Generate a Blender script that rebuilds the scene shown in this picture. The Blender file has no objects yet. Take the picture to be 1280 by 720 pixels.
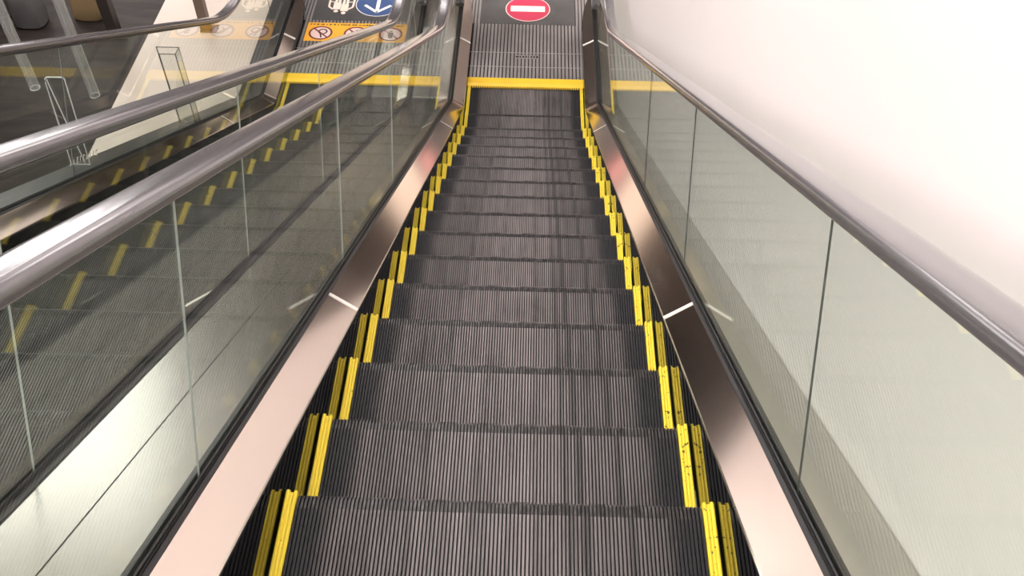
import bpy, bmesh, math, random
from math import sin, cos, pi, radians, sqrt
from mathutils import Vector, Matrix
random.seed(7)
SC = bpy.context.scene
COL = SC.collection

# ------------------------------------------------------------------ dimensions
A30 = radians(30); S30, C30 = sin(A30), cos(A30)
PITCH = 0.41036                 # step pitch along the track
HW = 0.502                      # half width of a step
ZL = -3.05                      # level of the lower landing
RC = 1.0                        # radius of the transition curve of the step track
S_PI = -ZL / S30                # where incline and landing level meet, along the incline
def set_radius(rc):
    """radius of the bend between incline and landing level (steps: wide, balustrade decks: tight)"""
    global RC, U0, U1, Y1
    RC = rc; U0 = S_PI - RC * math.tan(A30 / 2); U1 = U0 + RC * A30; Y1 = U0 * C30 + RC * S30
set_radius(RC)
Y_COMB = 5.725
OFF = -1.585                     # centre of the neighbouring escalator
XWALL = 0.775
U_TOP = -3.4

def track(u):
    """y, z and slope angle of the step track at arc length u"""
    if u <= U0:
        return u * C30, -u * S30, A30
    if u <= U1:
        a = A30 - (u - U0) / RC
        return (U0 * C30 + RC * (S30 - sin(a)), -U0 * S30 - RC * (cos(a) - C30), a)
    return Y1 + (u - U1), ZL, 0.0

def at(x, u, h):
    y, z, a = track(u)
    return Vector((x, y + h * sin(a), z + h * cos(a)))

def u_of_y(y):
    return U1 + (y - Y1)

def stations(ua, ub, flat_step=None):
    us = [ua]
    if ua < U0 < ub: us.append(U0)
    n = 14
    for i in range(1, n):
        v = U0 + (U1 - U0) * i / n
        if ua < v < ub: us.append(v)
    if ua < U1 < ub: us.append(U1)
    us.append(ub)
    return us

# ------------------------------------------------------------------ materials
def mat(name, color=(.5, .5, .5), rough=.5, metal=0., spec=.5, coat=0., coat_rough=.05, emit=None, emit_s=0.):
    m = bpy.data.materials.new(name); m.use_nodes = True
    b = m.node_tree.nodes['Principled BSDF']
    b.inputs['Base Color'].default_value = (*color, 1)
    b.inputs['Roughness'].default_value = rough
    b.inputs['Metallic'].default_value = metal
    b.inputs['Specular IOR Level'].default_value = spec
    b.inputs['Coat Weight'].default_value = coat
    b.inputs['Coat Roughness'].default_value = coat_rough
    if emit:
        b.inputs['Emission Color'].default_value = (*emit, 1)
        b.inputs['Emission Strength'].default_value = emit_s
    return m

def nodes(m):
    return m.node_tree.nodes, m.node_tree.links, m.node_tree.nodes['Principled BSDF']

def add_noise_color(m, c1, c2, scale=(1, 1, 1), nscale=5., detail=4., lo=.35, hi=.65, coords='Object', bump=0., rough=None):
    N, L, b = nodes(m)
    tc = N.new('ShaderNodeTexCoord'); mp = N.new('ShaderNodeMapping'); mp.inputs['Scale'].default_value = scale
    nz = N.new('ShaderNodeTexNoise'); nz.inputs['Scale'].default_value = nscale; nz.inputs['Detail'].default_value = detail
    cr = N.new('ShaderNodeValToRGB')
    cr.color_ramp.elements[0].position = lo; cr.color_ramp.elements[0].color = (*c1, 1)
    cr.color_ramp.elements[1].position = hi; cr.color_ramp.elements[1].color = (*c2, 1)
    L.new(tc.outputs[coords], mp.inputs['Vector']); L.new(mp.outputs['Vector'], nz.inputs['Vector'])
    L.new(nz.outputs['Fac'], cr.inputs['Fac']); L.new(cr.outputs['Color'], b.inputs['Base Color'])
    if rough:
        mr = N.new('ShaderNodeMapRange'); mr.inputs['To Min'].default_value = rough[0]; mr.inputs['To Max'].default_value = rough[1]
        L.new(nz.outputs['Fac'], mr.inputs['Value']); L.new(mr.outputs['Result'], b.inputs['Roughness'])
    if bump:
        bp = N.new('ShaderNodeBump'); bp.inputs['Strength'].default_value = bump; bp.inputs['Distance'].default_value = .002
        L.new(nz.outputs['Fac'], bp.inputs['Height']); L.new(bp.outputs['Normal'], b.inputs['Normal'])
    return m

def glass_mat(name, tint, f0=.04, boost=1.0):
    """thin clear pane: transparent with a mirror reflection that grows towards grazing angles"""
    m = bpy.data.materials.new(name); m.use_nodes = True
    N, L = m.node_tree.nodes, m.node_tree.links
    N.clear()
    out = N.new('ShaderNodeOutputMaterial'); mix = N.new('ShaderNodeMixShader')
    tr = N.new('ShaderNodeBsdfTransparent'); tr.inputs['Color'].default_value = (*tint, 1)
    gl = N.new('ShaderNodeBsdfGlossy'); gl.inputs['Roughness'].default_value = 0.0; gl.inputs['Color'].default_value = (.96, .98, .96, 1)
    ge = N.new('ShaderNodeNewGeometry'); dot = N.new('ShaderNodeVectorMath'); dot.operation = 'DOT_PRODUCT'
    L.new(ge.outputs['Incoming'], dot.inputs[0]); L.new(ge.outputs['Normal'], dot.inputs[1])
    ab = N.new('ShaderNodeMath'); ab.operation = 'ABSOLUTE'; L.new(dot.outputs['Value'], ab.inputs[0])
    om = N.new('ShaderNodeMath'); om.operation = 'SUBTRACT'; om.inputs[0].default_value = 1.0; L.new(ab.outputs[0], om.inputs[1])
    pw = N.new('ShaderNodeMath'); pw.operation = 'POWER'; pw.inputs[1].default_value = 5.0; L.new(om.outputs[0], pw.inputs[0])
    ma = N.new('ShaderNodeMath'); ma.operation = 'MULTIPLY_ADD'; ma.use_clamp = True
    ma.inputs[1].default_value = (1 - f0) * boost; ma.inputs[2].default_value = f0; L.new(pw.outputs[0], ma.inputs[0])
    L.new(ma.outputs[0], mix.inputs['Fac']); L.new(tr.outputs[0], mix.inputs[1]); L.new(gl.outputs[0], mix.inputs[2])
    L.new(mix.outputs[0], out.inputs['Surface'])
    return m

M = {}
M['glass'] = glass_mat('balustrade_glass', (.976, 1.0, .978), .035, .76)
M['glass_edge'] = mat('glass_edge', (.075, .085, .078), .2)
M['glass_edge_lit'] = mat('lit_glass_edge', (.34, .36, .34), .25)  # brighter copy of the edge: light on the left panes' edges put into colour
M['acrylic'] = glass_mat('clear_acrylic', (.96, .965, .96), .07, 1.3)
M['acrylic_edge'] = mat('acrylic_edge', (.62, .64, .63), .2)
M['steel'] = mat('brushed_steel', (.80, .695, .61), .11, 1.0)
M['steel_dull'] = mat('dull_steel', (.57, .55, .51), .24, 1.0)
M['deck_dark'] = mat('dark_deck', (.035, .034, .034), .3)
M['steel_bright'] = mat('bright_trim', (.86, .83, .80), .3, .3)
M['seam'] = mat('seam_metal', (.55, .51, .50), .3, .5)
M['joint_white'] = mat('white_joint_cover', (.88, .85, .83), .35)
M['chrome'] = mat('chrome', (.9, .9, .9), .08, 1.0)
M['skirt'] = mat('black_skirt', (.003, .003, .003), .03, 0., .36)
M['profile'] = mat('dark_profile', (.022, .021, .022), .35)
M['profile_seal'] = mat('black_seal', (.006, .006, .006), .5)
M['guide'] = mat('handrail_guide', (.10, .10, .105), .4, .3)
M['rail'] = mat('handrail_rubber', (.105, .098, .105), .26, 0., .7, 1.0, .13)
M['rail'].node_tree.nodes['Principled BSDF'].inputs['Coat IOR'].default_value = 1.55
M['cladding'] = mat('truss_cladding', (.5, .48, .46), .3, .8)
M['riser'] = mat('riser_metal', (.05, .047, .047), .5)

# worn cleated tread: darker paint beside the strips, streaks along the travel
def tread_mat(name='worn_tread', k_=1.0):
    m = mat(name, (.2, .19, .19), .48, .0, .28)
    N, L, b = nodes(m)
    tc = N.new('ShaderNodeTexCoord'); oi = N.new('ShaderNodeObjectInfo')
    sep = N.new('ShaderNodeSeparateXYZ'); L.new(tc.outputs['Object'], sep.inputs[0])
    # edge zone of unworn dark paint
    ax = N.new('ShaderNodeMath'); ax.operation = 'ABSOLUTE'; L.new(sep.outputs['X'], ax.inputs[0])
    ed = N.new('ShaderNodeMapRange'); ed.inputs['From Min'].default_value = .375; ed.inputs['From Max'].default_value = .42
    ed.inputs['To Min'].default_value = 0; ed.inputs['To Max'].default_value = 1; L.new(ax.outputs[0], ed.inputs['Value'])
    # wear: the middle of the tread is rubbed paler than its sides
    wr = N.new('ShaderNodeMapRange'); wr.interpolation_type = 'SMOOTHSTEP'
    wr.inputs['From Min'].default_value = .0; wr.inputs['From Max'].default_value = .40; wr.inputs['To Min'].default_value = 1.32; wr.inputs['To Max'].default_value = .78
    L.new(ax.outputs[0], wr.inputs['Value'])
    # streaks that run on from step to step
    m1 = N.new('ShaderNodeMapping'); m1.inputs['Scale'].default_value = (26, .35, 1); L.new(tc.outputs['Object'], m1.inputs['Vector'])
    n1 = N.new('ShaderNodeTexNoise'); n1.inputs['Scale'].default_value = 1.0; n1.inputs['Detail'].default_value = 3; L.new(m1.outputs[0], n1.inputs['Vector'])
    # cloudy wear, different on each step
    ad = N.new('ShaderNodeVectorMath'); ad.operation = 'ADD'
    mul = N.new('ShaderNodeMath'); mul.operation = 'MULTIPLY'; mul.inputs[1].default_value = 37.0; L.new(oi.outputs['Random'], mul.inputs[0])
    cmb = N.new('ShaderNodeCombineXYZ'); L.new(mul.outputs[0], cmb.inputs['Z']); L.new(mul.outputs[0], cmb.inputs['X'])
    L.new(tc.outputs['Object'], ad.inputs[0]); L.new(cmb.outputs[0], ad.inputs[1])
    m2 = N.new('ShaderNodeMapping'); m2.inputs['Scale'].default_value = (9, 3, 1); L.new(ad.outputs[0], m2.inputs['Vector'])
    n2 = N.new('ShaderNodeTexNoise'); n2.inputs['Scale'].default_value = 1.0; n2.inputs['Detail'].default_value = 6; n2.inputs['Roughness'].default_value = .65
    L.new(m2.outputs[0], n2.inputs['Vector'])
    mx = N.new('ShaderNodeMath'); mx.operation = 'MULTIPLY_ADD'; mx.inputs[1].default_value = .55
    h2 = N.new('ShaderNodeMath'); h2.operation = 'MULTIPLY'; h2.inputs[1].default_value = .45; L.new(n2.outputs['Fac'], h2.inputs[0])
    L.new(n1.outputs['Fac'], mx.inputs[0]); L.new(h2.outputs[0], mx.inputs[2])
    cr = N.new('ShaderNodeValToRGB'); L.new(mx.outputs[0], cr.inputs['Fac'])
    e = cr.color_ramp.elements
    e[0].position = .36; e[0].color = (.060, .054, .053, 1)
    e[1].position = .60; e[1].color = (.20, .178, .178, 1)
    k = e.new(.46); k.color = (.138, .123, .123, 1)
    mix = N.new('ShaderNodeMix'); mix.data_type = 'RGBA'
    wm = N.new('ShaderNodeVectorMath'); wm.operation = 'SCALE'; L.new(cr.outputs['Color'], wm.inputs[0]); L.new(wr.outputs['Result'], wm.inputs['Scale'])
    L.new(ed.outputs['Result'], mix.inputs['Factor']); L.new(wm.outputs['Vector'], mix.inputs['A'])
    mix.inputs['B'].default_value = (.022, .021, .025, 1)
    # two dark rubber tracks on the right half
    def track_line(x0, w):
        d = N.new('ShaderNodeMath'); d.operation = 'SUBTRACT'; d.inputs[1].default_value = x0; L.new(sep.outputs['X'], d.inputs[0])
        a = N.new('ShaderNodeMath'); a.operation = 'ABSOLUTE'; L.new(d.outputs[0], a.inputs[0])
        r = N.new('ShaderNodeMapRange'); r.inputs['From Min'].default_value = w * .5; r.inputs['From Max'].default_value = w
        r.inputs['To Min'].default_value = .75; r.inputs['To Max'].default_value = 0; L.new(a.outputs[0], r.inputs['Value'])
        return r.outputs['Result']
    prev = mix.outputs['Result']
    for x0, w in ((.205, .014), (.165, .006), (.31, .008)):
        mm = N.new('ShaderNodeMix'); mm.data_type = 'RGBA'
        L.new(track_line(x0, w), mm.inputs['Factor']); L.new(prev, mm.inputs['A'])
        mm.inputs['B'].default_value = (.045, .042, .042, 1); prev = mm.outputs['Result']
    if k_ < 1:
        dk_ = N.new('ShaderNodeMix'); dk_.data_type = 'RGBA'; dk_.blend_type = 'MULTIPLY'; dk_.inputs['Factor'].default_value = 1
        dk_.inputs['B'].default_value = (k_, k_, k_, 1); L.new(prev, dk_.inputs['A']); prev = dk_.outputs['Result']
    L.new(prev, b.inputs['Base Color'])
    return m
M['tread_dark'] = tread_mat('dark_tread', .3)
M['tread'] = tread_mat()
M['groove_dark'] = mat('tread_groove', (.012, .011, .011), .6)
M['nosing'] = mat('worn_shaded_nosing', (.030, .027, .027), .3, .0, .5)  # black edge paint, with the shade of the step gap put into its colour
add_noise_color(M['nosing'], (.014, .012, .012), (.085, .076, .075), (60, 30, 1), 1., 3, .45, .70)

def yellow_mat(name, c, spots):
    m = mat(name, c, .45)
    N, L, b = nodes(m)
    tc = N.new('ShaderNodeTexCoord'); oi = N.new('ShaderNodeObjectInfo')
    cmb = N.new('ShaderNodeCombineXYZ'); mul = N.new('ShaderNodeMath'); mul.operation = 'MULTIPLY'; mul.inputs[1].default_value = 53.0
    L.new(oi.outputs['Random'], mul.inputs[0]); L.new(mul.outputs[0], cmb.inputs['Z'])
    ad = N.new('ShaderNodeVectorMath'); ad.operation = 'ADD'; L.new(tc.outputs['Object'], ad.inputs[0]); L.new(cmb.outputs[0], ad.inputs[1])
    mp = N.new('ShaderNodeMapping'); mp.inputs['Scale'].default_value = (85, 85, 1); L.new(ad.outputs[0], mp.inputs['Vector'])
    nz = N.new('ShaderNodeTexNoise'); nz.inputs['Scale'].default_value = 1.0; nz.inputs['Detail'].default_value = 1.0; L.new(mp.outputs[0], nz.inputs['Vector'])
    cr = N.new('ShaderNodeValToRGB'); cr.color_ramp.interpolation = 'LINEAR'
    e = cr.color_ramp.elements
    e[0].position = spots; e[0].color = (*c, 1)
    e[1].position = spots + .035; e[1].color = (c[0] * .12, c[1] * .1, .01, 1)
    L.new(nz.outputs['Fac'], cr.inputs['Fac']); L.new(cr.outputs['Color'], b.inputs['Base Color'])
    return m
M['yellow'] = yellow_mat('yellow_strip', (.93, .725, .05), .74)
M['yellow_spotted'] = yellow_mat('yellow_strip_spotted', (.93, .725, .05), .675)
M['comb'] = mat('yellow_comb', (.90, .56, .02), .4)
M['plate'] = mat('grooved_plate', (.33, .305, .30), .32, .55)
add_noise_color(M['plate'], (.30, .275, .27), (.42, .39, .385), (1, 1, 1), 2.5, 3)
M['groove'] = mat('groove_floor', (.035, .03, .03), .6)
M['cover'] = mat('dark_cover_plate', (.085, .082, .082), .38, .3)
add_noise_color(M['cover'], (.075, .072, .072), (.11, .105, .105), (1, 1, 1), 3, 3)
M['red'] = mat('sign_red', (.43, .03, .07), .4)
M['cream'] = mat('sign_cream', (.86, .70, .60), .45)
M['white'] = mat('sign_white', (.85, .82, .80), .45)
M['blue'] = mat('sign_blue', (.045, .085, .21), .4)
M['orange'] = mat('sign_orange', (.85, .42, .035), .4)
M['dark_red'] = mat('sign_dark_red', (.17, .02, .025), .45)
M['pink'] = mat('sign_pink', (.80, .58, .54), .45)
M['black'] = mat('print_black', (.015, .012, .012), .5)
M['wall'] = mat('wall_paint', (.84, .785, .77), .6)
add_noise_color(M['wall'], (.82, .765, .755), (.86, .80, .785), (1, 1, 1), .5, 2)
M['floor'] = mat('cream_floor', (.72, .64, .56), .3)
add_noise_color(M['floor'], (.58, .49, .41), (.65, .56, .48), (1, 1, 1), 1.2, 3)
M['dark_floor'] = mat('dark_floor', (.028, .022, .019), .55, 0., .2)
add_noise_color(M['dark_floor'], (.02, .016, .014), (.042, .033, .028), (1, 6, 1), 2, 3)
M['shop'] = mat('dark_shop_wall', (.022, .018, .016), .25)
add_noise_color(M['shop'], (.014, .012, .011), (.035, .028, .025), (1, 1, 1), 1.3, 3)
M['mullion'] = mat('dark_mullion', (.05, .042, .037), .4)
M['post'] = mat('bronze_post', (.16, .12, .095), .35, .4)
M['tan'] = mat('tan_paper', (.42, .30, .15), .7)
M['grey_bag'] = mat('grey_cloth', (.13, .125, .125), .8)
M['ceiling'] = mat('ceiling_paint', (.36, .34, .335), .7)
M['taupe'] = mat('taupe_wall', (.26, .23, .215), .6)
M['taupe_dark'] = mat('dark_taupe_wall', (.10, .088, .082), .6)

# ------------------------------------------------------------------ mesh helpers
class MB:
    def __init__(s): s.v = []; s.f = []; s.mi = []
    def quad(s, a, b, c, d, mi=0):
        n = len(s.v); s.v += [Vector(a), Vector(b), Vector(c), Vector(d)]; s.f.append((n, n + 1, n + 2, n + 3)); s.mi.append(mi)
    def poly(s, pts, mi=0):
        n = len(s.v); s.v += [Vector(p) for p in pts]; s.f.append(tuple(range(n, n + len(pts)))); s.mi.append(mi)
    def grid(s, rows, mi=0, close=False, caps=False):
        n0 = len(s.v); k = len(rows[0])
        for r in rows: s.v += [Vector(p) for p in r]
        for i in range(len(rows) - 1):
            for j in range(k if close else k - 1):
                a = n0 + i * k + j; b = n0 + i * k + (j + 1) % k
                s.f.append((a, b, b + k, a + k)); s.mi.append(mi[j] if isinstance(mi, (list, tuple)) else mi)
        if caps:
            c = caps - 1 if isinstance(caps, int) and caps is not True else (mi if not isinstance(mi, (list, tuple)) else 0)
            s.f.append(tuple(n0 + j for j in reversed(range(k)))); s.mi.append(c)
            s.f.append(tuple(n0 + (len(rows) - 1) * k + j for j in range(k))); s.mi.append(c)
    def box(s, x0, x1, y0, y1, z0, z1, mi=0):
        p = lambda x, y, z: (x, y, z)
        rows = [[p(x0, y0, z0), p(x1, y0, z0), p(x1, y1, z0), p(x0, y1, z0)], [p(x0, y0, z1), p(x1, y0, z1), p(x1, y1, z1), p(x0, y1, z1)]]
        s.grid(rows, mi, close=True, caps=True)
    def prism(s, pts, z0, z1, mi=0):
        s.grid([[(x, y, z0) for x, y in pts], [(x, y, z1) for x, y in pts]], mi, close=True, caps=True)
    def tube(s, pts, r, n=10, mi=0, caps=True):
        rows = []
        for i, p in enumerate(pts):
            p = Vector(p); t = (Vector(pts[min(i + 1, len(pts) - 1)]) - Vector(pts[max(i - 1, 0)])).normalized()
            a = t.cross(Vector((0, 0, 1)) if abs(t.z) < .9 else Vector((1, 0, 0))).normalized(); b = t.cross(a)
            rows.append([p + r * (cos(2 * pi * k / n) * a + sin(2 * pi * k / n) * b) for k in range(n)])
        s.grid(rows, mi, close=True, caps=caps)
    def build(s, name, mats, parent=None, smooth=False, bevel=0., angle=40):
        me = bpy.data.meshes.new(name)
        org = Vector((0, 0, 0))
        if parent is not None and parent.get('_org') is not None: org = Vector(parent['_org'])
        me.from_pydata([tuple(v - org) for v in s.v], [], s.f)
        for m in (mats if isinstance(mats, (list, tuple)) else [mats]): me.materials.append(m)
        for p, i in zip(me.polygons, s.mi): p.material_index = i
        bm = bmesh.new(); bm.from_mesh(me)
        bmesh.ops.remove_doubles(bm, verts=bm.verts, dist=1e-6)
        bmesh.ops.recalc_face_normals(bm, faces=bm.faces)
        bm.to_mesh(me); bm.free()
        if smooth:
            for p in me.polygons: p.use_smooth = True
            try: me.set_sharp_from_angle(angle=radians(angle))
            except Exception: pass
        o = bpy.data.objects.new(name, me); COL.objects.link(o)
        if parent is not None: o.parent = parent
        if bevel:
            md = o.modifiers.new('bevel', 'BEVEL'); md.width = bevel; md.segments = 2; md.limit_method = 'ANGLE'
        return o

def tag(o, label=None, cat=None, group=None, kind=None):
    if label: o['label'] = label
    if cat: o['category'] = cat
    if group: o['group'] = group
    if kind: o['kind'] = kind
    return o

def thing(name, label, cat, loc=(0, 0, 0), group=None):
    o = bpy.data.objects.new(name, None); COL.objects.link(o); o.location = loc; o.empty_display_size = .1
    o['_org'] = list(loc)
    return tag(o, label, cat, group)

def sub(parent):
    """lets a part that carries sub-parts share its thing's origin"""
    if parent.parent is not None and parent.parent.get('_org') is not None: parent['_org'] = list(parent.parent['_org'])
    return parent

def copy_thing(r, loc, label, group=None):
    c = r.copy(); COL.objects.link(c); c.location = loc; c['label'] = label
    if group: c['group'] = group
    for ch in list(r.children):
        k = ch.copy(); COL.objects.link(k); k.parent = c
    return c

# ------------------------------------------------------------------ escalator steps
NCL = 104
CLP = (2 * HW - .054) / NCL
def tread_mesh():
    mb = MB()
    ys = [(-.410, -.008), (-.040, -.008), (-.012, -.0118), (-.003, -.017), (0.0, -.024)]
    top = CLP * .66
    prof = []
    x = -HW + .027
    prof.append((x, -.009))
    for i in range(NCL):
        a = x + (CLP - top) / 2; b = a + top
        prof += [(a, -.009), (a + .0004, 0), (b - .0004, 0), (b, -.009)]
        x += CLP
    prof.append((x, -.009))
    mi = []
    for i in range(NCL): mi += [1, 1, 0, 1]
    mi += [1]
    rows = [[(px, y, z + pz) for px, pz in prof] for y, z in ys]
    mb.grid(rows[:2], mi)
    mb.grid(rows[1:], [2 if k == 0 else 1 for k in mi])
    # slab under the cleats
    x0, x1 = -HW + .027, HW - .027
    mb.box(x0, x1, -.410, -.002, -.045, -.0345, 1)
    return mb
def strip_mesh(side):
    """ridged yellow strip along the side of a tread, its ridges ending in teeth"""
    mb = MB()
    xo = side * HW; w = .027 / 3
    ends = [(.0085, .0), (.000, -.0022), (.007, -.0008)]
    for i in range(3):
        e, zt = ends[i]
        a = xo - side * (i * w); b = xo - side * ((i + 1) * w - .0020); m0 = a - side * .0022; m1 = b + side * .0022
        rows = []
        for y, dz, in ((-.4015, -.004), (-.396, 0), (e - .010, 0), (e - .003, -.004), (e, -.011)):
            rows.append([(a, y, -.036), (a, y, zt - .0015 + dz), (m0, y, zt + dz), (m1, y, zt + dz), (b, y, zt - .0015 + dz), (b, y, -.036)])
        mb.grid(rows, 0, close=True, caps=True)
    mb.box(min(xo, xo - side * .0262), max(xo, xo - side * .0262), -.4005, -.001, -.034, -.0055)
    return mb
def riser_mesh():
    mb = MB(); n = 9
    rows = []
    for i in range(n):
        t = i / (n - 1)
        y = -.004 - .062 * t ** 1.6; z = -.032 - .185 * t
        rows.append([(-HW + .004, y, z), (HW - .004, y, z)])
    mb.grid(rows)
    back = [[(x, y - .012, z) for x, y, z in r] for r in rows]
    mb.grid(back)
    mb.quad(rows[-1][0], rows[-1][1], back[-1][1], back[-1][0]); mb.quad(rows[0][0], rows[0][1], back[0][1], back[0][0])
    return mb

def make_step(loc, label, group, tm='tread'):
    r = thing('escalator_step', label, 'escalator step', (0, 0, 0), group)
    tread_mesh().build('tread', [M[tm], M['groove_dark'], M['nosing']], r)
    a = strip_mesh(-1).build('demarcation_strip', M['yellow'], r); a['label'] = 'ridged yellow strip'
    b = strip_mesh(1).build('demarcation_strip', M['yellow_spotted'], r); b['label'] = 'ridged yellow strip with dark specks'
    riser_mesh().build('riser', M['riser'], r, smooth=True)
    r.location = loc
    return r
ORD = ['first', 'second', 'third', 'fourth', 'fifth', 'sixth', 'seventh', 'eighth', 'ninth', 'tenth', 'eleventh', 'twelfth', 'thirteenth',
       'fourteenth', 'fifteenth', 'sixteenth', 'seventeenth', 'eighteenth', 'nineteenth', 'twentieth']
N_LAST = 16
first_step = None
for n in range(N_LAST, -2, -1):
    P = at(0, n * PITCH, 0)
    k = N_LAST - n
    lab = ('black grooved step slipping under the yellow comb of the no-entry landing' if k == 0 else
           'black grooved step with yellow sides, %s up from the no-entry landing comb' % ORD[k])
    if first_step is None: first_step = make_step(P, lab, 'steps of the escalator in the middle')
    else: copy_thing(first_step, P, lab)
nb_step = None
for n in range(N_LAST, 0, -1):
    P = at(OFF, n * PITCH, 0); k = N_LAST - n
    lab = ('dark step slipping under the comb of the blue arrow landing' if k == 0 else
           'dark step behind the glass, %s up from the blue arrow landing comb' % ORD[k])
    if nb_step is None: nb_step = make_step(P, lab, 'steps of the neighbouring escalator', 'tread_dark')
    else: copy_thing(nb_step, P, lab)

# ------------------------------------------------------------------ balustrades
Y_END = 7.0
set_radius(.36)
def balustrade(cx, side, label, outer_to, cladding=False, logo=False, hr=.781):
    """side +1 right, -1 left of the escalator whose centre is cx; outer_to: distance from cx where the outer deck ends"""
    org = (cx + side * .62, 6.4, ZL)
    r = thing('glass_balustrade', label, 'escalator balustrade', org)
    X = lambda d: cx + side * d
    u_end = u_of_y(Y_END)
    us = stations(U_TOP, u_of_y(5.899)) + [u_of_y(5.9)] + [u_of_y(6.5)] + [u_of_y(6.5 + (Y_END - 6.5) * i / 10) for i in range(1, 11)]
    def xin(u):
        y, z, a = track(u)
        if u < U1 or y < 6.5: return .507
        t = min(1., (y - 6.5) / (Y_END - 6.5)); return .507 + .088 * (1 - sqrt(max(0., 1 - t * t)))
    skb = lambda u: -.26 if u < U1 else (-.05 if track(u)[0] < 5.9 else .0155)
    # skirt panel
    mb = MB()
    mb.grid([[at(X(xin(u)), u, skb(u)), at(X(xin(u)), u, .088), at(X(xin(u) + .006), u, .088), at(X(xin(u) + .006), u, skb(u))] for u in us], close=True, caps=True)
    mb.build('skirt_panel', M['skirt'], r)['label'] = 'glossy black skirt panel'
    # inner deck: brushed steel band, a joint cover across it
    mb = MB()
    def dk(u):
        xi = xin(u) - .001; t = (xi - .507) / .091
        h0 = .096 + .052 * max(0, t)
        return [at(X(xi), u, h0 - .008), at(X(xi), u, h0 - .002), at(X(xi + .003), u, h0 + .001), at(X(.598), u, .149), at(X(.598), u, .135)]
    mb.grid([dk(u) for u in us], close=True, caps=True)
    mb.build('inner_deck', M['steel'], r)['label'] = 'brushed steel inner deck'
    def across(u0, u1, lift):
        m = MB()
        m.grid([[at(X(.5065), u, .094), at(X(.5065), u, .0965 + lift), at(X(.5985), u, .1495 + lift), at(X(.5985), u, .142)] for u in (u0, u1)], close=True, caps=True)
        return m
    across(.993, 1.013, .002).build('joint_cover', M['joint_white'], r)['label'] = 'white joint cover across the steel deck'
    across(4.93, 4.938, .001).build('joint_cover', M['joint_white'], r)['label'] = 'thin pale joint across the steel deck'
    ya = u_of_y(6.24)
    across(ya, ya + .02, .002).build('joint_cover', M['joint_white'], r)['label'] = 'white joint cover near the landing'
    # base profile holding the glass
    mb = MB()
    prof = [(.598, .118), (.598, .152), (.606, .156), (.612, .156), (.612, .164), (.6155, .166), (.6155, .150), (.6245, .150), (.6245, .166), (.628, .164), (.628, .156), (.645, .154), (.645, .118)]
    ue = stations(U_TOP, u_end)
    mb.grid([[at(X(d), u, h) for d, h in prof] for u in ue], close=True, caps=True)
    mb.build('base_profile', M['profile'], r)['label'] = 'dark glazing profile'
    mb = MB()
    mb.grid([[at(X(d), u, h) for d, h in ((.6085, .1555), (.6085, .1595), (.6115, .1595), (.6115, .1555))] for u in ue], close=True, caps=True)
    mb.build('glazing_seal', M['profile_seal'], r)
    # chrome cap at the end of the profile
    mb = MB()
    pts = [at(X(d), u_end, h) for d, h in prof]
    mb.grid([[at(X(.602 + .036 * i / 5), u, h) for i, h in enumerate((.12, .166, .172, .172, .166, .12))] for u in (u_end + .001, u_end + .09)], close=True, caps=True)
    mb.build('newel_cap', M['chrome'], r, bevel=.004)['label'] = 'shiny cap at the newel'
    # glass panels, square to the incline
    cuts = [U_TOP, -1.80, -.225, 1.355, 2.66]
    gap = .0012
    GM = [M['glass'], M['glass_edge'] if (side == 1 and cx == 0) or cx == OFF and side == -1 else M['glass_edge_lit']]
    def pane(ring):
        """ring: (y,z) outline in the plane of the glass"""
        m = MB()
        a = [(X(.618), y, z) for y, z in ring]; b = [(X(.622), y, z) for y, z in ring]
        m.poly(a, 0); m.poly(list(reversed(b)), 0)
        for i in range(len(ring)):
            j = (i + 1) % len(ring); m.quad(a[i], b[i], b[j], a[j], 1)
        return m
    P2 = lambda u, h: (at(0, u, h).y, at(0, u, h).z)
    HB, HT = .152, hr - .024
    ZR = ZL + 1.085                                   # handrail level above the landing
    # centre line of the handrail: incline, a wide bend, level, then round the newel
    def rail_line(off):
        """(y, z, -slope) of a line running `off` above the handrail's centre"""
        yp = (hr * C30 - ZR + 0) / math.tan(A30) + hr * S30       # corner of the two straights
        RB = 1.5; tl = RB * math.tan(A30 / 2)
        ya, za = yp - tl * C30, ZR + tl * S30
        yb, zb = yp + tl, ZR
        y0, z0 = U_TOP * C30 + hr * S30, -U_TOP * S30 + hr * C30
        pts = [(y0, z0, -A30), (ya, za, -A30)]
        for i in range(1, 12):
            t = A30 * (1 - i / 12)
            pts.append((yb - RB * sin(t), zb + RB * (1 - cos(t)), -t))
        pts += [(yb, zb, 0.), (6.05, ZR, 0.)]
        return [(y + off * sin(-t), z + off * cos(t), t) for y, z, t in pts]
    yc = 6.85
    top = rail_line(-.024)
    for a, b in zip(cuts[:-1], cuts[1:]):
        pane([P2(a + gap, HB), P2(b - gap, HB), P2(b - gap, HT), P2(a + gap, HT)]).build('glass_panel', GM, r)
    # long curved panel, then the newel panel with its round end
    a, b = 2.66 + gap, u_of_y(6.05)
    uu = stations(a, b)
    pane([P2(u, HB) for u in uu] + [(y, z) for y, z, t in reversed(top[1:])] + [P2(a, HT)]).build('glass_panel', GM, r)['label'] = 'long curved glass panel'
    ztop_g = ZR - .024; zbot_g = ZL + .29
    rr = (ztop_g - zbot_g) / 2; zc = zbot_g + rr
    ring = [(6.05 + gap * 2, ZL + HB), (6.80, ZL + HB), (yc - .02, ZL + .2), (yc, zbot_g)]
    ring += [(yc + rr * sin(t), zc - rr * cos(t)) for t in [pi * i / 24 for i in range(1, 24)]] + [(yc, ztop_g), (6.05 + gap * 2, ztop_g)]
    pane(ring).build('newel_glass', GM, r)['label'] = 'round-ended newel glass'
    # handrail and the guide below it
    R2 = rr + .024; zc2 = ZR - R2
    path = rail_line(0.) + [(yc, ZR, 0.)]
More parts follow.
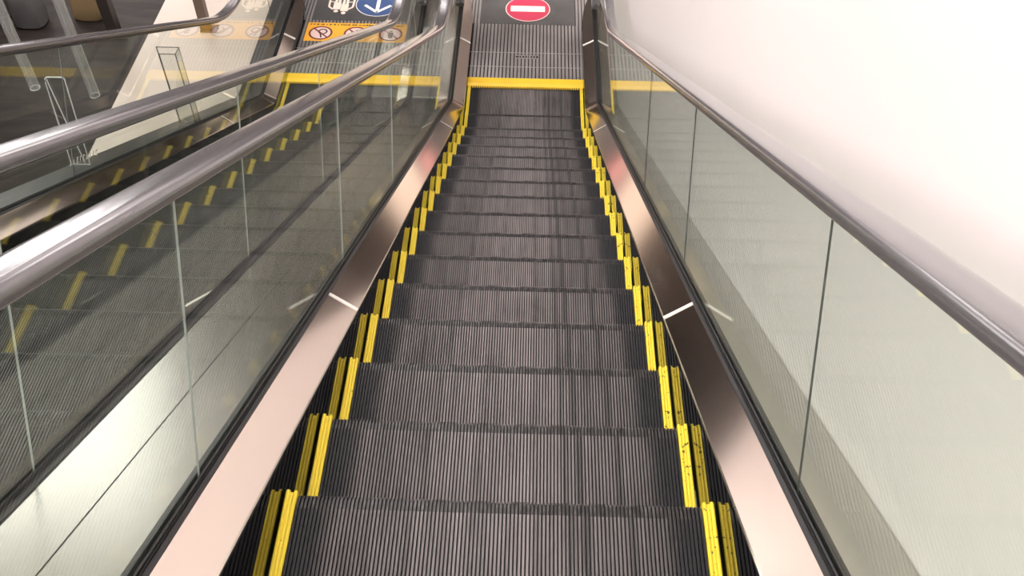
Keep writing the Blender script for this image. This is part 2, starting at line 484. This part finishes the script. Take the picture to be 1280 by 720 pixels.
    path += [(yc + R2 * sin(t), zc2 + R2 * cos(t), -t) for t in [pi * i / 24 for i in range(1, 25)]]
    path += [(yc - .25, zc2 - R2, -pi)]
    hp = []
    for k in range(20):            # rounded outer face
        t = pi * k / 19
        c, s_ = cos(t), sin(t)
        hp.append((.040 * math.copysign(abs(c) ** .55, c), .019 * abs(s_) ** .75))
    hp += [(-.040, -.008), (-.036, -.014), (-.022, -.014), (-.022, -.006), (.022, -.006), (.022, -.014), (.036, -.014), (.040, -.008)]
    def sweep(profile):
        m = MB(); rows = []
        for y, z, t in path:
            n = Vector((0, -sin(t), cos(t)))        # t is minus the slope angle
            rows.append([Vector((X(.62) + side * px, y, z)) + n * ph for px, ph in profile])
        m.grid(rows, close=True, caps=True); return m
    sweep(hp).build('handrail', M['rail'], r, smooth=True, angle=50)['label'] = 'grey rubber handrail'
    sweep([(-.021, -.0065), (.021, -.0065), (.021, -.012), (.012, -.016), (.010, -.027), (-.010, -.027), (-.012, -.016), (-.021, -.012)]).build('handrail_guide', M['guide'], r)
    # outer deck
    mb = MB()
    mb.grid([[at(X(.6455), u, .136), at(X(.6455), u, .150), at(X(outer_to), u, .150), at(X(outer_to), u, .136)] for u in ue], close=True, caps=True)
    mb.build('outer_deck', M['deck_dark'] if cladding else M['steel_dull'], r)['label'] = 'dark outer deck' if cladding else 'brushed steel outer deck'
    mb = MB()
    mb.grid([[at(X(d), u, h) for d, h in ((.6445, .150), (.6445, .157), (.650, .157), (.650, .150))] for u in ue], close=True, caps=True)
    if cladding:
        mb = MB()
        mb.grid([[at(X(outer_to), u, .1355), at(X(outer_to), u, -.7 if u < U0 else -.02), at(X(outer_to - .012), u, -.7 if u < U0 else -.02), at(X(outer_to - .012), u, .1355)] for u in stations(U_TOP, U0 - .02)], close=True, caps=True)
        mb.build('side_cladding', M['cladding'], r)
    if logo:   # small row of slanted white letters, too worn to read
        mb = MB(); s0 = 2.66
        for i in range(9):
            u = 2.62 + i * .036
            w = .010 + .010 * ((i * 7) % 3) / 2
            for (du, hh, ww) in ((0, .0, w), (.004, .011, w * .8), (.008, .022, w * .9)):
                if (i * 5 + int(hh * 1000)) % 4 == 3: continue
                q = [at(X(.6175), u + du, .225 + hh), at(X(.6175), u + du + ww, .225 + hh), at(X(.6175), u + du + ww + .002, .231 + hh), at(X(.6175), u + du + .002, .231 + hh)]
                mb.poly(q)
                mb.poly([v - Vector((side * .0006, 0, 0)) for v in q])
            mb.quad(at(X(.6173), u + .002, .226), at(X(.6173), u + .006, .226), at(X(.6173), u + .016, .252), at(X(.6173), u + .012, .252))
        mb.build('maker_logo', M['white'], r)['label'] = 'small white slanted lettering on the glass'
    return r
balustrade(0, -1, 'glass balustrade left of the middle steps, pale handrail shining along its top', .7905)
balustrade(0, 1, 'glass balustrade against the white wall with grey handrail', XWALL - .003)
balustrade(OFF, 1, 'second glass balustrade from the left, its handrail crossing the blue arrow landing', .7905, hr=.81)
balustrade(OFF, -1, 'glass balustrade beside the dark shop and acrylic guards, with thin dark handrail', .81, cladding=True, logo=True, hr=.815)

# ------------------------------------------------------------------ lower landings
def landing(cx, label):
    r = thing('comb_landing', label, 'escalator landing', (cx, Y_COMB, ZL))
    # yellow comb with teeth
    mb = MB(); zt = ZL + .015
    n = 52; w = 1.012 / n
    mb.grid([[(cx - .506, Y_COMB + .014, ZL + .003), (cx + .506, Y_COMB + .014, ZL + .003)], [(cx - .506, Y_COMB + .014, zt - .012), (cx + .506, Y_COMB + .014, zt - .012)],
             [(cx - .506, Y_COMB + .05, zt - .002), (cx + .506, Y_COMB + .05, zt - .002)], [(cx - .506, Y_COMB + .122, zt), (cx + .506, Y_COMB + .122, zt)], [(cx - .506, Y_COMB + .122, zt - .01), (cx + .506, Y_COMB + .122, zt - .01)]])
    for i in range(n):
        x = cx - .506 + i * w
        mb.grid([[(x + w * .3, Y_COMB - .012, ZL + .003), (x + w * .7, Y_COMB - .012, ZL + .003), (x + w * .7, Y_COMB - .012, ZL + .001), (x + w * .3, Y_COMB - .012, ZL + .001)],
                 [(x + w * .2, Y_COMB + .016, zt - .011), (x + w * .8, Y_COMB + .016, zt - .011), (x + w * .8, Y_COMB + .016, ZL + .001), (x + w * .2, Y_COMB + .016, ZL + .001)]], close=True, caps=True)
    mb.build('comb', M['comb'], r)['label'] = 'yellow toothed comb'
    def grooved(x0, x1, y0, y1, name, ph=0):
        mb = MB(); p = .0325; prof = [(x0, zt - .006)]; mi = [1]
        k = round((x1 - x0) / p); p = (x1 - x0) / k
        prof = []; mi = []
        for i in range(k):
            a = x0 + i * p
            prof += [(a, zt - .006), (a + p * .30, zt - .006), (a + p * .34, zt), (a + p * .96, zt)]
            mi += [1, 0, 0, 0]
        prof.append((x1, zt - .006))
        mb.grid([[(x, y, z) for x, z in prof] for y in (y0, y1)], mi)
        mb.box(x0, x1, y0, y1, zt - .03, zt - .0062, 1)
        return mb.build(name, [M['plate'], M['groove']], r)
    ys = Y_COMB + .1225
    grooved(cx - .506, cx + .506, ys, 6.69, 'grooved_floor_plate')
    grooved(cx - .60, cx - .446, 6.6902, 7.42, 'grooved_border'); grooved(cx + .446, cx + .60, 6.6902, 7.42, 'grooved_border')
    mb = MB(); mb.box(cx - .4455, cx + .4455, 6.6905, 7.42, zt - .03, zt + .0005)
    mb.build('cover_plate', M['cover'], r)['label'] = 'dark smooth cover plate'
    for y in (6.015, 6.232):
        mb = MB(); mb.box(cx - .505, cx + .505, y, y + .003, zt - .004, zt + .0008)
        mb.build('seam_strip', M['seam'], r)
    return zt
ZT = landing(0, 'grooved landing plate with yellow comb below the red no-entry disc')
landing(OFF, 'grooved landing plate with yellow comb below the blue arrow disc')

def disc(cx, cy, r, n=48, ry=None):
    ry = ry or r
    return [(cx + r * cos(2 * pi * i / n), cy + ry * sin(2 * pi * i / n)) for i in range(n)]
def flat(name, pts, z, m, parent, thick=.0006, label=None):
    mb = MB(); mb.prism(pts, z, z + thick); o = mb.build(name, m, parent)
    if label: o['label'] = label
    return o
def ring_prism(mb, cx, cy, r0, r1, z0, z1, n=48):
    a = disc(cx, cy, r0, n); b = disc(cx, cy, r1, n)
    mb.grid([[(x, y, z0) for x, y in a], [(x, y, z1) for x, y in a], [(x, y, z1) for x, y in b], [(x, y, z0) for x, y in b]], close=True)
def bar(x0, y0, x1, y1, w):
    d = Vector((x1 - x0, y1 - y0)).normalized(); n = Vector((-d.y, d.x)) * w / 2
    return [(x0 + n.x, y0 + n.y), (x1 + n.x, y1 + n.y), (x1 - n.x, y1 - n.y), (x0 - n.x, y0 - n.y)]

zs = ZT + .0007
# red no-entry disc
t = thing('floor_sign', 'red round no-entry sticker with cream bar on the dark landing plate', 'floor sign', (0, 6.955, zs))
flat('disc', disc(0, 6.955, .205), zs, M['red'], t)
mb = MB(); ring_prism(mb, 0, 6.955, .205, .213, zs, zs + .0008); mb.build('rim', M['pink'], t)['label'] = 'pale rim'
flat('bar', bar(-.163, 6.955, .163, 6.955, .095), zs + .0008, M['cream'], t, label='cream bar')
# blue arrow disc
ax, ay = OFF + .150, 6.985
t = thing('floor_sign', 'blue round sticker with a white arrow on the neighbouring landing plate', 'floor sign', (ax, ay, zs))
flat('disc', disc(ax, ay, .208), zs, M['blue'], t)
mb = MB(); ring_prism(mb, ax, ay, .209, .216, zs, zs + .0008); mb.build('rim', M['white'], t)['label'] = 'thin white rim'
mb = MB()
mb.prism(bar(ax, ay + .16, ax, ay - .115, .034), zs + .0008, zs + .0014)
mb.prism(bar(ax + .006, ay - .150, ax - .125, ay - .025, .030), zs + .0008, zs + .0014)
mb.prism(bar(ax - .006, ay - .150, ax + .125, ay - .025, .030), zs + .0008, zs + .0014)
mb.build('arrow', M['white'], t)['label'] = 'white arrow'
# two-passenger pictogram
px, py = OFF - .205, 6.95
t = thing('floor_sign', 'white pictogram of two people between handrails on the neighbouring landing plate', 'floor sign', (px, py, zs))
for dx, dy in ((-.035, .0), (.04, -.028)):
    mb = MB(); x = px + dx; y = py + dy
    mb.prism(disc(x, y - .105, .022, 20), zs, zs + .0006)
    mb.prism([(x - .036, y - .075), (x + .036, y - .075), (x + .036, y + .04), (x - .036, y + .04)], zs, zs + .0006)
    mb.prism([(x - .030, y + .04), (x - .004, y + .04), (x - .006, y + .15), (x - .026, y + .15)], zs, zs + .0006)
    mb.prism([(x + .004, y + .04), (x + .030, y + .04), (x + .026, y + .15), (x + .006, y + .15)], zs, zs + .0006)
    mb.build('passenger_figure', M['cream'], t)
for sx in (-1, 1):
    mb = MB(); x = px + .003 + sx * .118
    mb.prism(bar(x, py + .16, x - sx * .004, py - .03, .020), zs, zs + .0006)
    mb.prism(bar(x - sx * .004, py - .03, x - sx * .05, py - .075, .020), zs, zs + .0006)
    mb.prism(bar(x - sx * .06, py + .05, x - sx * .002, py + .06, .012), zs, zs + .0006)
    mb.build('handrail_mark', M['cream'], t)
# orange warning sticker with prohibition marks
zo = ZT + .0004
t = thing('warning_sticker', 'orange strip sticker with round prohibition marks across the grooved landing plate', 'sticker', (OFF, 6.49, zo))
flat('backing', [(OFF - .465, 6.345), (OFF + .465, 6.345), (OFF + .465, 6.645), (OFF - .465, 6.645)], zo, M['orange'], t)
zi = zo + .0008
mb = MB(); x = OFF - .44
random.seed(3)
while x < OFF + .42:
    w = random.choice((.008, .012, .016, .02)); mb.prism([(x, 6.606), (x + w, 6.606), (x + w, 6.606 + random.choice((.012, .018, .02))), (x, 6.624)], zi, zi + .0003)
    x += w + random.choice((.004, .006, .018))
mb.build('text_line', M['black'], t)['label'] = 'line of tiny dark lettering'
for i, dx in enumerate((-.325, .0, .325)):
    cx_, cy_ = OFF + dx, 6.476
    d = flat('prohibition_mark', disc(cx_, cy_, .098, 40), zi, M['pink'], t, .0003)
    sub(d)
    mb = MB(); ring_prism(mb, cx_, cy_, .092, .110, zi, zi + .0008, 40)
    mb.prism(bar(cx_ - .068, cy_ + .068, cx_ + .068, cy_ - .068, .016), zi + .0004, zi + .0009)
    mb.build('ring', M['dark_red'], d)['label'] = 'dark red ring with slash'
    mb = MB()
    if i == 0:
        ring_prism(mb, cx_ + .018, cy_ + .022, .030, .044, zi + .0004, zi + .0007, 24)
        mb.prism(bar(cx_ - .005, cy_ + .01, cx_ + .015, cy_ - .075, .014), zi + .0004, zi + .0007)
    elif i == 1:
        mb.prism(bar(cx_ - .05, cy_ + .05, cx_ - .01, cy_ - .02, .014), zi + .0004, zi + .0007)
        mb.prism(bar(cx_ + .01, cy_ + .06, cx_ - .02, cy_ + .0, .014), zi + .0004, zi + .0007)
        mb.prism(bar(cx_ + .03, cy_ + .03, cx_ + .055, cy_ + .03, .03), zi + .0004, zi + .0007)
        mb.prism(bar(cx_ - .02, cy_ - .02, cx_ + .04, cy_ - .05, .018), zi + .0004, zi + .0007)
    else:
        mb.prism(disc(cx_, cy_ + .045, .016, 16), zi + .0004, zi + .0007)
        mb.prism([(cx_ - .026, cy_ + .025), (cx_ + .026, cy_ + .025), (cx_ + .02, cy_ - .06), (cx_ - .02, cy_ - .06)], zi + .0004, zi + .0007)
    mb.build('pictogram', M['black'], d)
# small maker's plate on the landing
t = thing('name_plate', 'small grey plate with worn dark lettering on the no-entry landing grooves', 'name plate', (0, 6.165, ZT))
flat('backing', bar(-.104, 6.168, .104, 6.168, .052), ZT + .0005, M['plate'], t)
mb = MB()
for i, (w, h) in enumerate(((.034, .020), (.014, .024), (.018, .026), (.016, .024), (.010, .024), (.018, .022), (.016, .026), (.020, .030))):
    x = -.095 + i * .0245 + (.012 if i else 0)
    mb.prism(bar(x, 6.168, x + w * .85, 6.168, h), ZT + .0012, ZT + .0016)
mb.build('lettering', M['black'], t)['label'] = 'worn dark lettering'

# ------------------------------------------------------------------ guards, posts and things left of the escalators
XD = OFF - .81                        # left edge of the outer deck
def panel(mb, pts3, th, nrm):
    n = Vector(nrm) * th
    a = [Vector(p) for p in pts3]; b = [p + n for p in a]
    mb.poly(a, 0); mb.poly(list(reversed(b)), 0)
    for i in range(len(a)):
        j = (i + 1) % len(a); mb.quad(a[i], a[j], b[j], b[i], 1)
M['tube'] = M['acrylic'].copy(); M['tube'].name = 'hazy_acrylic'
N_ = M['tube'].node_tree.nodes; L_ = M['tube'].node_tree.links
df = N_.new('ShaderNodeBsdfDiffuse'); df.inputs['Color'].default_value = (.75, .75, .75, 1)
mx_ = N_.new('ShaderNodeMixShader'); mx_.inputs['Fac'].default_value = .10
o_ = [n for n in N_ if n.type == 'OUTPUT_MATERIAL'][0]; src = o_.inputs['Surface'].links[0].from_socket
L_.new(src, mx_.inputs[1]); L_.new(df.outputs[0], mx_.inputs[2]); L_.new(mx_.outputs[0], o_.inputs['Surface'])
def tube_guard(x, y, zb, ztop, r, label, group):
    t = thing('acrylic_tube', label, 'acrylic tube', (x, y, zb), group)
    mb = MB(); n = 28
    for rad in (r, r - .004):
        mb.grid([[(x + rad * cos(2 * pi * k / n), y + rad * sin(2 * pi * k / n), z) for k in range(n)] for z in (zb, ztop)], 0, close=True)
    mb.build('tube_wall', M['tube'], t, smooth=True)
    mb = MB()
    ro, ri = r, r - .004
    a = [(x + ro * cos(2 * pi * k / n), y + ro * sin(2 * pi * k / n)) for k in range(n)]; b = [(x + ri * cos(2 * pi * k / n), y + ri * sin(2 * pi * k / n)) for k in range(n)]
    mb.grid([[(p[0], p[1], zb - .001) for p in a], [(p[0], p[1], zb - .001) for p in b], [(p[0], p[1], zb + .004) for p in b], [(p[0], p[1], zb + .004) for p in a], [(p[0], p[1], zb - .001) for p in a]], 0, close=True)
    mb.build('bottom_rim', M['acrylic_edge'], t)
    return t
Z_SOF = .55
tube_guard(-2.42, 2.72, -.905, Z_SOF, .025, 'clear acrylic tube hanging beside the dark shop, the left one', 'hanging acrylic tubes')
tube_guard(-2.415, 3.22, -1.325, Z_SOF, .028, 'clear acrylic tube hanging beside the dark shop, the one nearer the cream floor', 'hanging acrylic tubes')

def zdeck(y):   # top of the outer deck on the incline at y
    return (.150 - y * S30) / C30
# bent acrylic plate standing on the outer deck (inverted U seen from above)
yg = 2.70; xa, xb = -2.338, -2.238; ztp = -.822
t = thing('acrylic_guard', 'narrow clear acrylic guard with rounded top on the leftmost balustrade', 'acrylic guard', (xa, yg, zdeck(yg)))
mb = MB()
zb_ = zdeck(yg) + .001
pl = [(xa - .055, yg, zb_), (xa - .006, yg, ztp - .035), (xa - .002, yg, ztp - .012), (xa + .012, yg, ztp), (xb - .012, yg, ztp), (xb - .003, yg, ztp - .012), (xb - .006, yg, ztp - .035), (xb - .055, yg, zb_)]
panel(mb, pl, .006, (0, 1, 0))
mb.build('clear_plate', [M['acrylic'], M['acrylic_edge']], t)
mb = MB(); mb.tube(pl, .0032, 8); mb.build('polished_edge', M['acrylic_edge'], t, smooth=True)
mb = MB(); mb.tube([(xa + .010, yg - .006, ztp - .01), (xb - .075, yg - .006, zb_ + .02)], .0032, 8); mb.build('brace', M['acrylic_edge'], t)
# box-shaped guard with an open top
yf, yb_ = 3.99, 4.065
t = thing('acrylic_guard', 'tall open-topped clear acrylic box on the leftmost balustrade by the cream floor', 'acrylic guard', (-2.30, yf, zdeck(yf)))
mb = MB(); zt_ = -1.572
cs = [(-2.332, yf), (-2.227, yf), (-2.222, yb_), (-2.372, yb_)]
for (xa, ya), (xb, yb) in zip(cs, cs[1:] + cs[:1]):
    nn = Vector((yb - ya, -(xb - xa), 0)).normalized() * -1
    panel(mb, [(xa, ya, zdeck(ya) + .001), (xb, yb, zdeck(yb) + .001), (xb, yb, zt_), (xa, ya, zt_)], .004, nn)
mb.build('clear_box', [M['acrylic'], M['glass_edge']], t)
mb = MB()
tp = [(x, y, zt_) for x, y in cs]
mb.tube(tp + [tp[0]], .003, 6)
for q in tp[:2]: mb.tube([q, (q[0], q[1], zdeck(q[1]) + .001)], .003, 6)
mb.build('dark_edge', M['glass_edge'], t)['label'] = 'dark edges of the box'

# posts on the floor
def post(x, y, w, h, m, label):
    t = thing('square_post', label, 'post', (x, y, ZL))
    mb = MB(); mb.box(x - w / 2, x + w / 2, y - w / 2, y + w / 2, ZL + .012, ZL + h); mb.build('shaft', m, t, bevel=.004)
    mb = MB(); mb.box(x - w * .5, x + w * 1.3, y - w * .8, y + w * .6, ZL, ZL + .012); mb.build('base_plate', m, t, bevel=.002)
    return t
post(-2.99, 6.53, .085, 1.25, M['post'], 'bronze square post standing on the cream floor behind the leftmost balustrade')
post(-3.80, 6.40, .10, 1.6, M['mullion'], 'dark square post on the dark shop floor')

# shop bits
def sack(cx, cy, w, d, h, m, label, name, lean=0.):
    t = thing(name, label, 'bag', (cx, cy, ZL))
    mb = MB(); rows = []; n = 24
    prof = [(.80, 0), (.98, .05), (1.0, .3), (.95, .6), (.78, .85), (.55, .95), (.5, 1.0)]
    for s_, z in prof:
        rows.append([(cx + lean * z + s_ * w * math.copysign(abs(cos(2 * pi * k / n)) ** .6, cos(2 * pi * k / n)) * (1 + .06 * sin(3 * k + 5 * z)),
                      cy + s_ * d * math.copysign(abs(sin(2 * pi * k / n)) ** .6, sin(2 * pi * k / n)), ZL + z * h) for k in range(n)])
    mb.grid(rows, 0, close=True, caps=True); mb.build('body', m, t, smooth=True)
    mb = MB(); mb.tube([(cx + lean - w * .35, cy, ZL + h * .98)] + [(cx + lean - w * .35 * cos(pi * k / 8), cy, ZL + h * (.98 + .22 * sin(pi * k / 8))) for k in range(1, 8)] + [(cx + lean + w * .35, cy, ZL + h * .98)], .008, 6)
    mb.build('handle', m, t)
sack(-4.12, 6.68, .15, .09, .46, M['tan'], 'tan paper bag standing on the dark shop floor', 'paper_bag', .03)
sack(-4.62, 6.55, .14, .12, .40, M['grey_bag'], 'dark grey cloth bag on the shop floor left of the tan bag', 'cloth_bag')
sack(-4.95, 6.75, .15, .12, .5, M['grey_bag'], 'second dark grey cloth bag, nearer the shop wall', 'cloth_bag', -.04)

# ------------------------------------------------------------------ the setting
def struct(name, mb, m, **k):
    o = mb.build(name, m, **k); o['kind'] = 'structure'; return o
XS = -3.5                              # edge between cream and dark floor
YD = 9.0                               # the cream floor ends here
mb = MB(); mb.box(XS, XD - .02, -3, YD, ZL - .1, ZL); mb.box(XD - .02, 2.6, 7.4205, YD, ZL - .1, ZL + .012); struct('floor', mb, M['floor'])
mb = MB(); mb.box(-5.6, XS, -3, YD, ZL - .1, ZL); mb.box(-5.6, 2.6, YD, 13.0, ZL - .1, ZL); struct('floor_dark', mb, M['dark_floor'])
mb = MB(); mb.box(XD - .02, XWALL, 5.3, 7.42, ZL - .30, ZL - .05); struct('floor_pit', mb, M['dark_floor'])
mb = MB(); mb.box(XWALL, XWALL + .2, -6.5, 7.3, ZL - .6, 7.0); struct('wall_right', mb, M['wall'])
mb = MB(); mb.box(-5.8, -5.6, -6.5, 13.0, ZL - .1, -1.05)
for y in (2.5, 4.2, 5.9): mb.box(-5.6, -5.56, y, y + .06, ZL, -1.05)
struct('wall_left', mb, M['shop'])
mb = MB(); mb.box(-5.9, -5.6, -6.5, 13.0, -1.05, 7.0); struct('wall_upper_left', mb, M['wall'])
mb = MB(); mb.box(-5.8, 0, 13.0, 13.2, ZL - .1, -1.05); struct('wall_back', mb, M['shop'])
mb = MB(); mb.box(0, 2.8, 13.0, 13.2, ZL - .1, -1.05); struct('wall_back_right', mb, M['taupe'])
mb = MB(); mb.box(-4.9, 2.8, 12.9, 13.2, -1.05, 1.9); struct('wall_upper_back', mb, M['wall'])
mb = MB(); mb.box(-5.9, -4.9, 12.9, 13.2, -1.05, 1.9); struct('wall_back_corner', mb, M['taupe_dark'])
mb = MB(); mb.box(-5.9, 2.8, 12.9, 13.2, 1.9, 7.0); struct('wall_high_back', mb, M['taupe_dark'])
mb = MB(); mb.box(2.6, 2.8, 7.3, 13.0, ZL - .1, 7.0); mb.box(XWALL + .2, 2.6, 7.1, 7.3, ZL - .1, 7.0); struct('wall_return', mb, M['taupe'])
mb = MB(); mb.box(-3.3, 0.05, YD + .02, YD + .12, ZL, -1.15); struct('unseen_screen', mb, M['shop'])  # unseen dark screen, added so the right steel decks mirror dark there
mb = MB(); mb.box(-5.9, 2.8, -6.5, 13.2, 7.0, 7.1); struct('ceiling', mb, M['ceiling'])
mb = MB(); mb.box(-5.6, XD - .05, 1.8, 4.2, Z_SOF, Z_SOF + .25); struct('ceiling_soffit', mb, M['ceiling'])
# added glowing panels past the dark shop, to whiten the left handrails
M['fill_glow'] = mat('fill_glow_pane', (.8, .8, .8), .4, emit=(1., .95, .95), emit_s=4.6)
for i, y in enumerate((7.3, 9.2, 11.1)):
    mb = MB()
    mb.box(-5.62, -5.52, y, y + 1.75, -2.0, -1.94); mb.box(-5.62, -5.52, y, y + 1.75, .95, 1.01)
    mb.box(-5.62, -5.52, y, y + .05, -1.94, .95); mb.box(-5.62, -5.52, y + 1.70, y + 1.75, -1.94, .95)
    o = struct('fill_panel_%d' % (i + 1), mb, M['white'])
    mb = MB(); mb.box(-5.60, -5.57, y + .05, y + 1.70, -1.94, .95); mb.build('pane', M['fill_glow'], o)

mb = MB(); x0, x1, z0, z1 = -2.7, -.6, .25, 1.85
mb.box(x0, x1, 12.84, 12.92, z0, z0 + .06); mb.box(x0, x1, 12.84, 12.92, z1 - .06, z1); mb.box(x0, x0 + .06, 12.84, 12.92, z0, z1); mb.box(x1 - .06, x1, 12.84, 12.92, z0, z1); mb.box(-1.68, -1.62, 12.84, 12.92, z0, z1)
o = struct('fill_panel_4', mb, M['white'])  # added glowing panel in the back wall, brightens the handrail reflections
mb = MB(); mb.box(x0 + .05, x1 - .05, 12.87, 12.89, z0 + .05, z1 - .05); mb.build('pane', M['fill_glow'], o)

# added tall glowing panels behind the viewer, to light the right wall
M['fill_glow_rear'] = mat('fill_glow_pane_rear', (.8, .8, .8), .4, emit=(1., .96, .97), emit_s=3.4)
for i, y in enumerate((-6.2, -3.6, -1.0)):
    mb = MB()
    mb.box(-5.62, -5.52, y, y + 2.4, -.9, -.84); mb.box(-5.62, -5.52, y, y + 2.4, 4.4, 4.46); mb.box(-5.62, -5.52, y, y + 2.4, 1.7, 1.76)
    mb.box(-5.62, -5.52, y, y + .06, -.84, 4.4); mb.box(-5.62, -5.52, y + 2.34, y + 2.4, -.84, 4.4)
    o = struct('fill_panel_%d' % (i + 5), mb, M['white'])
    mb = MB(); mb.box(-5.60, -5.57, y + .06, y + 2.34, -.84, 4.4); mb.build('pane', M['fill_glow_rear'], o)

# ceiling lights
first = None
M['lamp'] = mat('lamp_diffuser', (.9, .9, .9), .5, emit=(1., .945, .915), emit_s=21.0)
def ceiling_light(x, y):
    t = thing('ceiling_light', 'long white ceiling light above the escalators', 'ceiling light', (x, y, 7.0), 'ceiling lights')
    mb = MB()
    for a in ((-.32, .32, -1.02, -.98), (-.32, .32, .98, 1.02), (-.32, -.28, -1.02, 1.02), (.28, .32, -1.02, 1.02)):
        mb.box(x + a[0], x + a[1], y + a[2], y + a[3], 6.93, 7.00)
    mb.build('frame', M['white'], t)
    mb = MB(); mb.box(x - .279, x + .279, y - .979, y + .979, 6.945, 6.96); mb.build('diffuser', M['lamp'], t)
    return t
for x in (-4.4, -2.6, -.8):
    for y in (-4.0, -.8, 2.4, 5.6, 8.8, 11.4):
        if first is None: first = ceiling_light(x, y)
        else: copy_thing(first, (x, y, 7.0), 'long white ceiling light above the escalators', 'ceiling lights')

# added spots without fixtures, brightening the floor that the steel decks mirror
for x in (-.7, .35):
    ld = bpy.data.lights.new('floor_fill_spot', 'SPOT'); ld.energy = 720; ld.color = (1., .90, .84); ld.spot_size = radians(42); ld.spot_blend = .6; ld.shadow_soft_size = .08
    lo = bpy.data.objects.new('floor_fill_spot', ld); COL.objects.link(lo); lo.location = (x, 8.15, 1.6)

w = bpy.data.worlds.new('world'); SC.world = w; w.use_nodes = True
w.node_tree.nodes['Background'].inputs['Color'].default_value = (1, .96, .95, 1)
w.node_tree.nodes['Background'].inputs['Strength'].default_value = .45

# ------------------------------------------------------------------ camera (solved from the step noses)
pitch, roll, yaw, F = 0.8408968318807132, 0.010174531067583314, -0.021470809000066232, 1195.3592594745755
f = Vector((sin(yaw) * cos(pitch), cos(yaw) * cos(pitch), -sin(pitch)))
r0 = Vector((cos(yaw), -sin(yaw), 0)); u0 = r0.cross(f)
rr = cos(roll) * r0 + sin(roll) * u0; uu = -sin(roll) * r0 + cos(roll) * u0
cam = bpy.data.cameras.new('camera'); co = bpy.data.objects.new('camera', cam); COL.objects.link(co)
co.matrix_world = Matrix(((rr.x, uu.x, -f.x, .04906), (rr.y, uu.y, -f.y, -1.12989), (rr.z, uu.z, -f.z, 1.99813), (0, 0, 0, 1)))
cam.sensor_fit = 'HORIZONTAL'; cam.sensor_width = 36; cam.lens = F / 1280 * 36; cam.clip_start = .02; cam.clip_end = 100
SC.camera = co
SC.view_settings.view_transform = 'Standard'; SC.view_settings.look = 'None'
SC.view_settings.gamma = 1; SC.view_settings.use_curve_mapping = False
SC.view_settings.exposure = -0.13
SC.cycles.max_bounces = 12; SC.cycles.glossy_bounces = 6; SC.cycles.transparent_max_bounces = 32; SC.cycles.transmission_bounces = 8
SC.cycles.sample_clamp_indirect = 6
SC.cycles.use_denoising = True
for o in list(bpy.data.objects):
    if '_org' in o: del o['_org']
